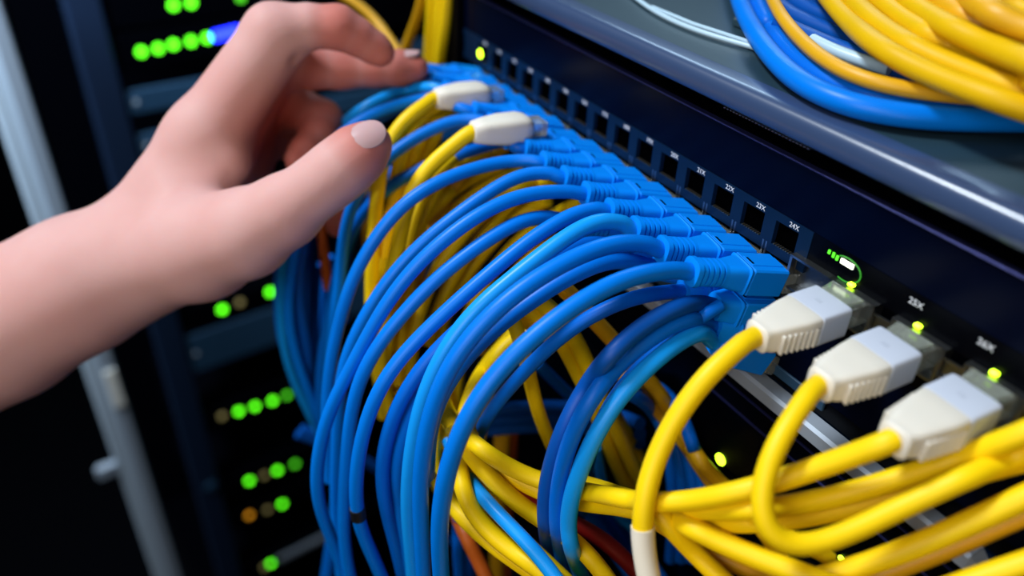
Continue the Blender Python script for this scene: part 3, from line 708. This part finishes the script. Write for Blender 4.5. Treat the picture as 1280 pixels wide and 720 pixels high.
for i in range(5):
    cable('blue_shaded' if i % 2 else 'blue_mid', [(718+8*i,600+6*i),(735+8*i,640),(762+9*i,680),(800+9*i,735)], X=(-24-5*i,-24-5*i), r=3, label=['leftmost','second from left','middle','second from right','rightmost'][i]+' of five dark blue cables slipping down left of the white sleeve', group=GE)
cable('sky', [(745,560),(752,600),(765,640),(800,665)], X=(-40,-36), r=2.2, label='pale blue cable glimpsed between yellow strands left of the white sleeve')
# left, out of focus
GF = 'blurred blue cables at the left of the arcs'
fb = [[(352,300),(350,360),(352,420),(372,470),(396,515),(420,555)], [(366,300),(362,370),(370,430),(390,490),(415,540)],
      [(396,330),(392,390),(396,450),(408,510),(430,580)], [(412,320),(405,380),(404,440),(418,500),(440,560)],
      [(377,536),(400,545),(430,560),(470,585)], [(372,542),(410,556),(440,575)], 
      [(430,540),(424,600),(414,680),(404,745)], [(500,668),(540,672),(600,676),(640,672)],
       [(590,745),(588,700),(600,660),(650,690),(690,740)]]
for i, p in enumerate(fb):
    cable('blue_shaded' if i % 3 else 'blue_mid', p, X=(-214-8*i, -204-8*i) if i < 6 else (-120-6*(i % 3), -120-6*(i % 2)), r=3.1, label=['blurred blue cable farthest left, hanging below the wrist','blurred shaded blue cable second from the left below the wrist','blurred shaded blue cable third from the left below the thumb','blurred blue cable nearest the sharp arcs below the thumb','blurred blue cable end poking out level at the left of the arcs','blurred blue cable crossing under the poking one','dark blue cable falling steeply behind the leftmost arc','blue cable crossing level at the bottom behind the arcs','blue cable curling at the bottom beneath the tight yellow loop'][i], group=GF)
# top centre: yellow hank beyond the switch
GH = 'yellow cables hanging at the top centre'
for i, p in enumerate([[(560,-30),(558,20),(552,60),(548,110)], [(550,-30),(548,20),(544,60),(540,110)], [(541,-30),(539,20),(536,60),(534,110)],
                       [(532,-30),(526,15),(512,45),(500,80)], [(553,-30),(552,30),(548,80)]]):
    cable('yellow' if i != 3 else 'amber', p, D=[470+6*i]*len(p), r=2.8, label=['rightmost yellow cable of the upright hank above the fingertip','yellow cable third from the right in the upright hank above the fingertip','yellow cable at the left of the upright hank above the fingertip','amber cable bowing out left of the upright hank above the fingertip','short yellow cable second from the right in the upright hank'][i], group=GH)
cable('amber', [(400,-20),(440,0),(465,18),(482,42),(500,70)], D=[480]*5, r=2.8, label='amber cable arching behind the index finger at the top')
# top right: loops lying on the upper device
cable('blue', [(915,-30),(930,15),(958,62),(1000,104),(1060,133),(1130,146),(1210,150),(1300,150)], Z=(45,44), r=3.3, label='blue cable, outer one of the pair looping over the server top')
cable('blue_mid', [(938,-30),(950,10),(976,54),(1018,94),(1075,121),(1140,134),(1215,138),(1300,140)], Z=(46,45), r=3.0, label='mid blue cable, inner one of the pair looping over the server top')
cable('amber', [(955,-30),(968,5),(990,38),(1030,76),(1080,103),(1140,116),(1210,120),(1300,130)], Z=(52,50), r=2.1, label='thin amber cable beside the blue pair on the server top')
GY = 'yellow cables in the big hank at top right'
for i, p in enumerate([[(1015,-30),(1045,10),(1080,45),(1125,76),(1190,105),(1310,146)], [(1040,-30),(1072,8),(1112,42),(1160,70),(1220,96),(1310,126)],
                       [(1070,-30),(1105,5),(1150,38),(1200,64),(1310,108)], [(1100,-30),(1140,5),(1190,38),(1240,60),(1310,88)],
                       [(1135,-30),(1180,5),(1225,32),(1310,66)], [(1170,-30),(1210,0),(1260,28),(1310,48)], [(1205,-30),(1250,0),(1310,28)]]):
    cable('hank' if i not in (4, 5) else 'amber', p, Z=(56+3.2*i, 54+3.0*i), r=3.0, label=['yellow cable on the outer lower edge of the hank at top right','yellow cable second from the lower edge of the hank at top right','yellow cable third from the lower edge of the hank at top right','yellow cable in the middle of the hank at top right','amber cable above the middle of the hank at top right','amber cable nearest the top right corner but one','yellow cable right in the top right corner'][i], group=GY)
GZ = 'dark blue cables inside the top right loop'
for i, p in enumerate([[(950,-20),(985,18),(1040,40),(1100,66),(1200,90)], [(960,-25),(1000,8),(1060,30),(1130,58),(1220,80)], [(985,-25),(1020,5),(1070,22),(1140,45)], [(975,30),(1020,52),(1080,74),(1150,92)]]):
    cable('blue_shaded', p, Z=(44+1.5*i, 44+1.5*i), r=3.0, label=['dark blue cable in the middle of the top right loop','upper dark blue cable in the top right loop','short dark blue cable topmost in the loop at top right','dark blue cable lowest in the top right loop, by the pale grey piece'][i], group=GZ)
cable('streak', [(770,-25),(800,2),(835,24),(880,42),(925,55),(960,64)], Z=(41.2,41.2), r=.9, label='thin pale streak lying on the server top left of the blue loop')  # thin pale line across the server top
cable('streak', [(1015,50),(1045,68),(1080,80),(1112,86)], Z=(49,49), r=2.0, label='short pale streak standing for a glint inside the top right loop')  # pale tube standing in for a glint among the blue cables

# ---- resample the centre lines
def catmull(P, step):
    P = np.array(P, float); P = np.vstack([2*P[0]-P[1], P, 2*P[-1]-P[-2]]); out = []
    for i in range(1, len(P)-2):
        a, b, c, d = P[i-1], P[i], P[i+1], P[i+2]; n = max(2, int(np.linalg.norm(c-b)/step))
        for t in np.linspace(0, 1, n, endpoint=False):
            out.append(.5*((2*b)+(-a+c)*t+(2*a-5*b+4*c-d)*t*t+(-a+3*b-3*c+d)*t**3))
    out.append(P[-2]); return np.array(out)
def smooth_curve(Q, it, fixed=0):
    for _ in range(it):
        R = Q.copy(); R[1:-1] = .25*Q[:-2]+.5*Q[1:-1]+.25*Q[2:]
        if fixed: R[:fixed] = Q[:fixed]
        Q = R
    return Q
for c in CAB:
    if c['col'] in ('blue', 'blue_mid', 'sky') and c['r'] == 3.0 and c['X']: c['r'] = 2.75 if c['X'][0] > -40 else 2.5
    n = len(c['pts']); W = []
    for i, (x, y) in enumerate(c['pts']):
        t = i/(n-1)
        if c['X']: W.append(onplane(x, y, 0, c['X'][0]+(c['X'][1]-c['X'][0])*t))
        elif c['Z']: W.append(onplane(x, y, 2, c['Z'][0]+(c['Z'][1]-c['Z'][0])*t))
        else: W.append(atD(x, y, c['D'][i]))
    c['fix'] = 0
    if c['plug']:
        kind, nose, yaw, pitch = c['plug']; R = rotzx(yaw, pitch)
        ax = np.array(R@Vector((0, -1, 0))); tl = nose+ax*(-TAIL[kind])
        W = [tl-ax*2, tl+ax*1, tl+ax*6]+W; c['fix'] = 5
    Q = catmull(W, 2.6); Q = smooth_curve(Q, 10, 3 if c['plug'] else 0); c['Q'] = Q
# ---- let touching cables rest against each other instead of running through each other
NQ = sum(len(c['Q']) for c in CAB)
P = np.vstack([c['Q'] for c in CAB]); ID = np.concatenate([[i]*len(c['Q']) for i, c in enumerate(CAB)])
RR = np.concatenate([[c['r']]*len(c['Q']) for c in CAB])
WT = np.concatenate([np.clip((np.arange(len(c['Q']))-c['fix'])/8., 0, 1) if c['fix'] else np.ones(len(c['Q'])) for c in CAB])
for it in range(56):
    dirs = P-CAMP; dist = np.linalg.norm(dirs, axis=1); dirs /= dist[:, None]
    push = np.zeros(len(P))
    cell = np.floor(P/7.0).astype(int); cell -= cell.min(0); table = {}
    for i, k in enumerate(map(tuple, cell)): table.setdefault(k, []).append(i)
    I = []; J = []
    off = [(a, b, c_) for a in (-1, 0, 1) for b in (-1, 0, 1) for c_ in (-1, 0, 1)]
    for k, li in table.items():
        for o in off:
            lj = table.get((k[0]+o[0], k[1]+o[1], k[2]+o[2]))
            if lj:
                for i in li:
                    for j in lj:
                        if j > i and ID[i] != ID[j]: I.append(i); J.append(j)
    if not I: break
    I = np.array(I); J = np.array(J)
    dv = P[J]-P[I]; dd = np.linalg.norm(dv, axis=1); need = (RR[I]+RR[J])*1.03-dd; m = need > 0
    I, J, need, dv = I[m], J[m], need[m], dv[m]
    # consistent ordering of the two cables: by mean distance at the crossing
    sg = np.sign(dist[J]-dist[I]); sg[sg == 0] = 1
    am = need*.45
    mx = np.zeros(len(P)); mn = np.zeros(len(P))
    np.maximum.at(mx, J, np.where(sg > 0, am, 0)); np.maximum.at(mx, I, np.where(sg < 0, am, 0))
    np.maximum.at(mn, I, np.where(sg > 0, am, 0)); np.maximum.at(mn, J, np.where(sg < 0, am, 0))
    push = (mx-mn)*WT
    # smooth the push along each cable
    s0 = 0
    for c in CAB:
        n = len(c['Q']); q = push[s0:s0+n]
        for _ in range(3): q[1:-1] = np.where(np.abs(q[1:-1]) > 0, q[1:-1]*.7+.15*(q[:-2]+q[2:]), .5*(q[:-2]+q[2:]))
        push[s0:s0+n] = q; s0 += n
    P = P+dirs*push[:, None]
    # stay in front of the equipment and off the hand
    lim = -1.8-RR; over = (P[:, 1] > lim) & (P[:, 2] < 30) & (WT > .5)
    if over.any():
        r = dirs[over]; P[over] += r*((lim[over]-P[over, 1])/r[:, 1])[:, None]
    topl = (P[:, 2] < 40.2+RR) & (P[:, 2] > 30)
    if topl.any(): r = dirs[topl]; P[topl] += r*((40.2+RR[topl]-P[topl, 2])/r[:, 2])[:, None]
    if it % 4 == 3:
        h = hand_sdf(P); inn = h < RR+.2
        P[inn] += dirs[inn]*((RR+.2-h)[inn]*1.1)[:, None]*WT[inn][:, None]
    s0 = 0
    for c in CAB:
        n = len(c['Q'])
        if it % 3 == 2: P[s0:s0+n] = smooth_curve(P[s0:s0+n], 1, c['fix'])
        s0 += n
for _ in range(4):
    h = hand_sdf(P); inn = h < RR+.1; dirs = P-CAMP; dirs /= np.linalg.norm(dirs, axis=1)[:, None]
    P[inn] += dirs[inn]*((RR+.4-h)[inn]*1.2)[:, None]
s0 = 0
for c in CAB: n = len(c['Q']); c['Q'] = smooth_curve(P[s0:s0+n], 1, c['fix']); s0 += n

# ---- carry every cable that leaves the picture on along its own way, so that none ends at the frame
def extend(Q, c):
    for end in (0, 1):
        if end == 0 and c['plug']: continue
        R_ = Q if end else Q[::-1]
        q = MC@(R_[-1]-CAMP); px, py = q[0]/q[2]*FPX+640, q[1]/q[2]*FPX+360
        t = R_[-1]-R_[-5]; t /= np.linalg.norm(t); L = []
        p = R_[-1].copy()
        if py > 716 and not c['Z']: goal = np.array([t[0]*.3, min(t[1], 0)*.2-.05, -1.0]); n = 34
        elif px > 1284: goal = np.array([1.0, min(t[1], 0)*.2, 0 if c['Z'] else -.35]); n = 30
        elif py < 2 and c['Z']: goal = np.array([t[0], t[1]+.4, 0]); n = 22
        elif py < 2: goal = np.array([0, .3, 1.0]); n = 26
        else: continue
        goal /= np.linalg.norm(goal)
        for i in range(n):
            t = t*.88+goal*.12; t /= np.linalg.norm(t)
            if c['Z']: t[2] = 0
            p = p+t*8; L.append(p.copy())
        R_ = np.vstack([R_, L]); Q = R_ if end else R_[::-1]
    return Q
def sub(Q, a, b): return Q[max(0, a):max(2, b)]
for c in CAB:
    c['Q'] = extend(c['Q'], c)
    org = c['plug'][1] if c['plug'] else c['Q'][0]
    Q = c['Q']-org
    cat = 'cable' if c['col'] != 'streak' else 'streak'
    segs = 14 if c['r'] > 2 else 10
    m = M[c['col']]
    if c['plug'] or c['extra']:
        root = empty('patch_cable', org, c['label'], cat, c['group'])
        if c['plug']:
            kind, nose, yaw, pitch = c['plug']; first = None
            rot = rotzx(yaw, pitch).to_euler()
            for nm, meh in PLUG[kind]:
                if first is None: first = link_mesh(nm, meh, root, (0, 0, 0), rot)
                else: link_mesh(nm, meh, first)
        MB().tube(Q, c['r'], segs).obj('cord', m, root)
        for ex in c['extra']:
            if ex[0] == 'tape':
                tg = np.array([(q_@MC.T) for q_ in (c['Q']-CAMP)]); px = tg[:, 0]/tg[:, 2]*FPX+640; py = tg[:, 1]/tg[:, 2]*FPX+360
                k = int(np.argmin((px-ex[1][0])**2+(py-ex[1][1])**2))
                MB().tube(catmull(Q[k-1:k+2], .8), c['r']+.35, 16).obj('tape_band', M['blacktape'], root)
            else:
                tg = np.array([(q_@MC.T) for q_ in (c['Q']-CAMP)]); py = tg[:, 1]/tg[:, 2]*FPX+360
                k = int(np.argmax(py > 645))
                MB().tube(Q[k:k+16], c['r']+.3, 16).obj('sleeve', M['tape'], root)
    else:
        o = MB().tube(Q, c['r'], segs).obj('patch_cable' if cat == 'cable' else 'thin_streak', m, None, org)
        tag(o, c['label'], cat, c['group'])
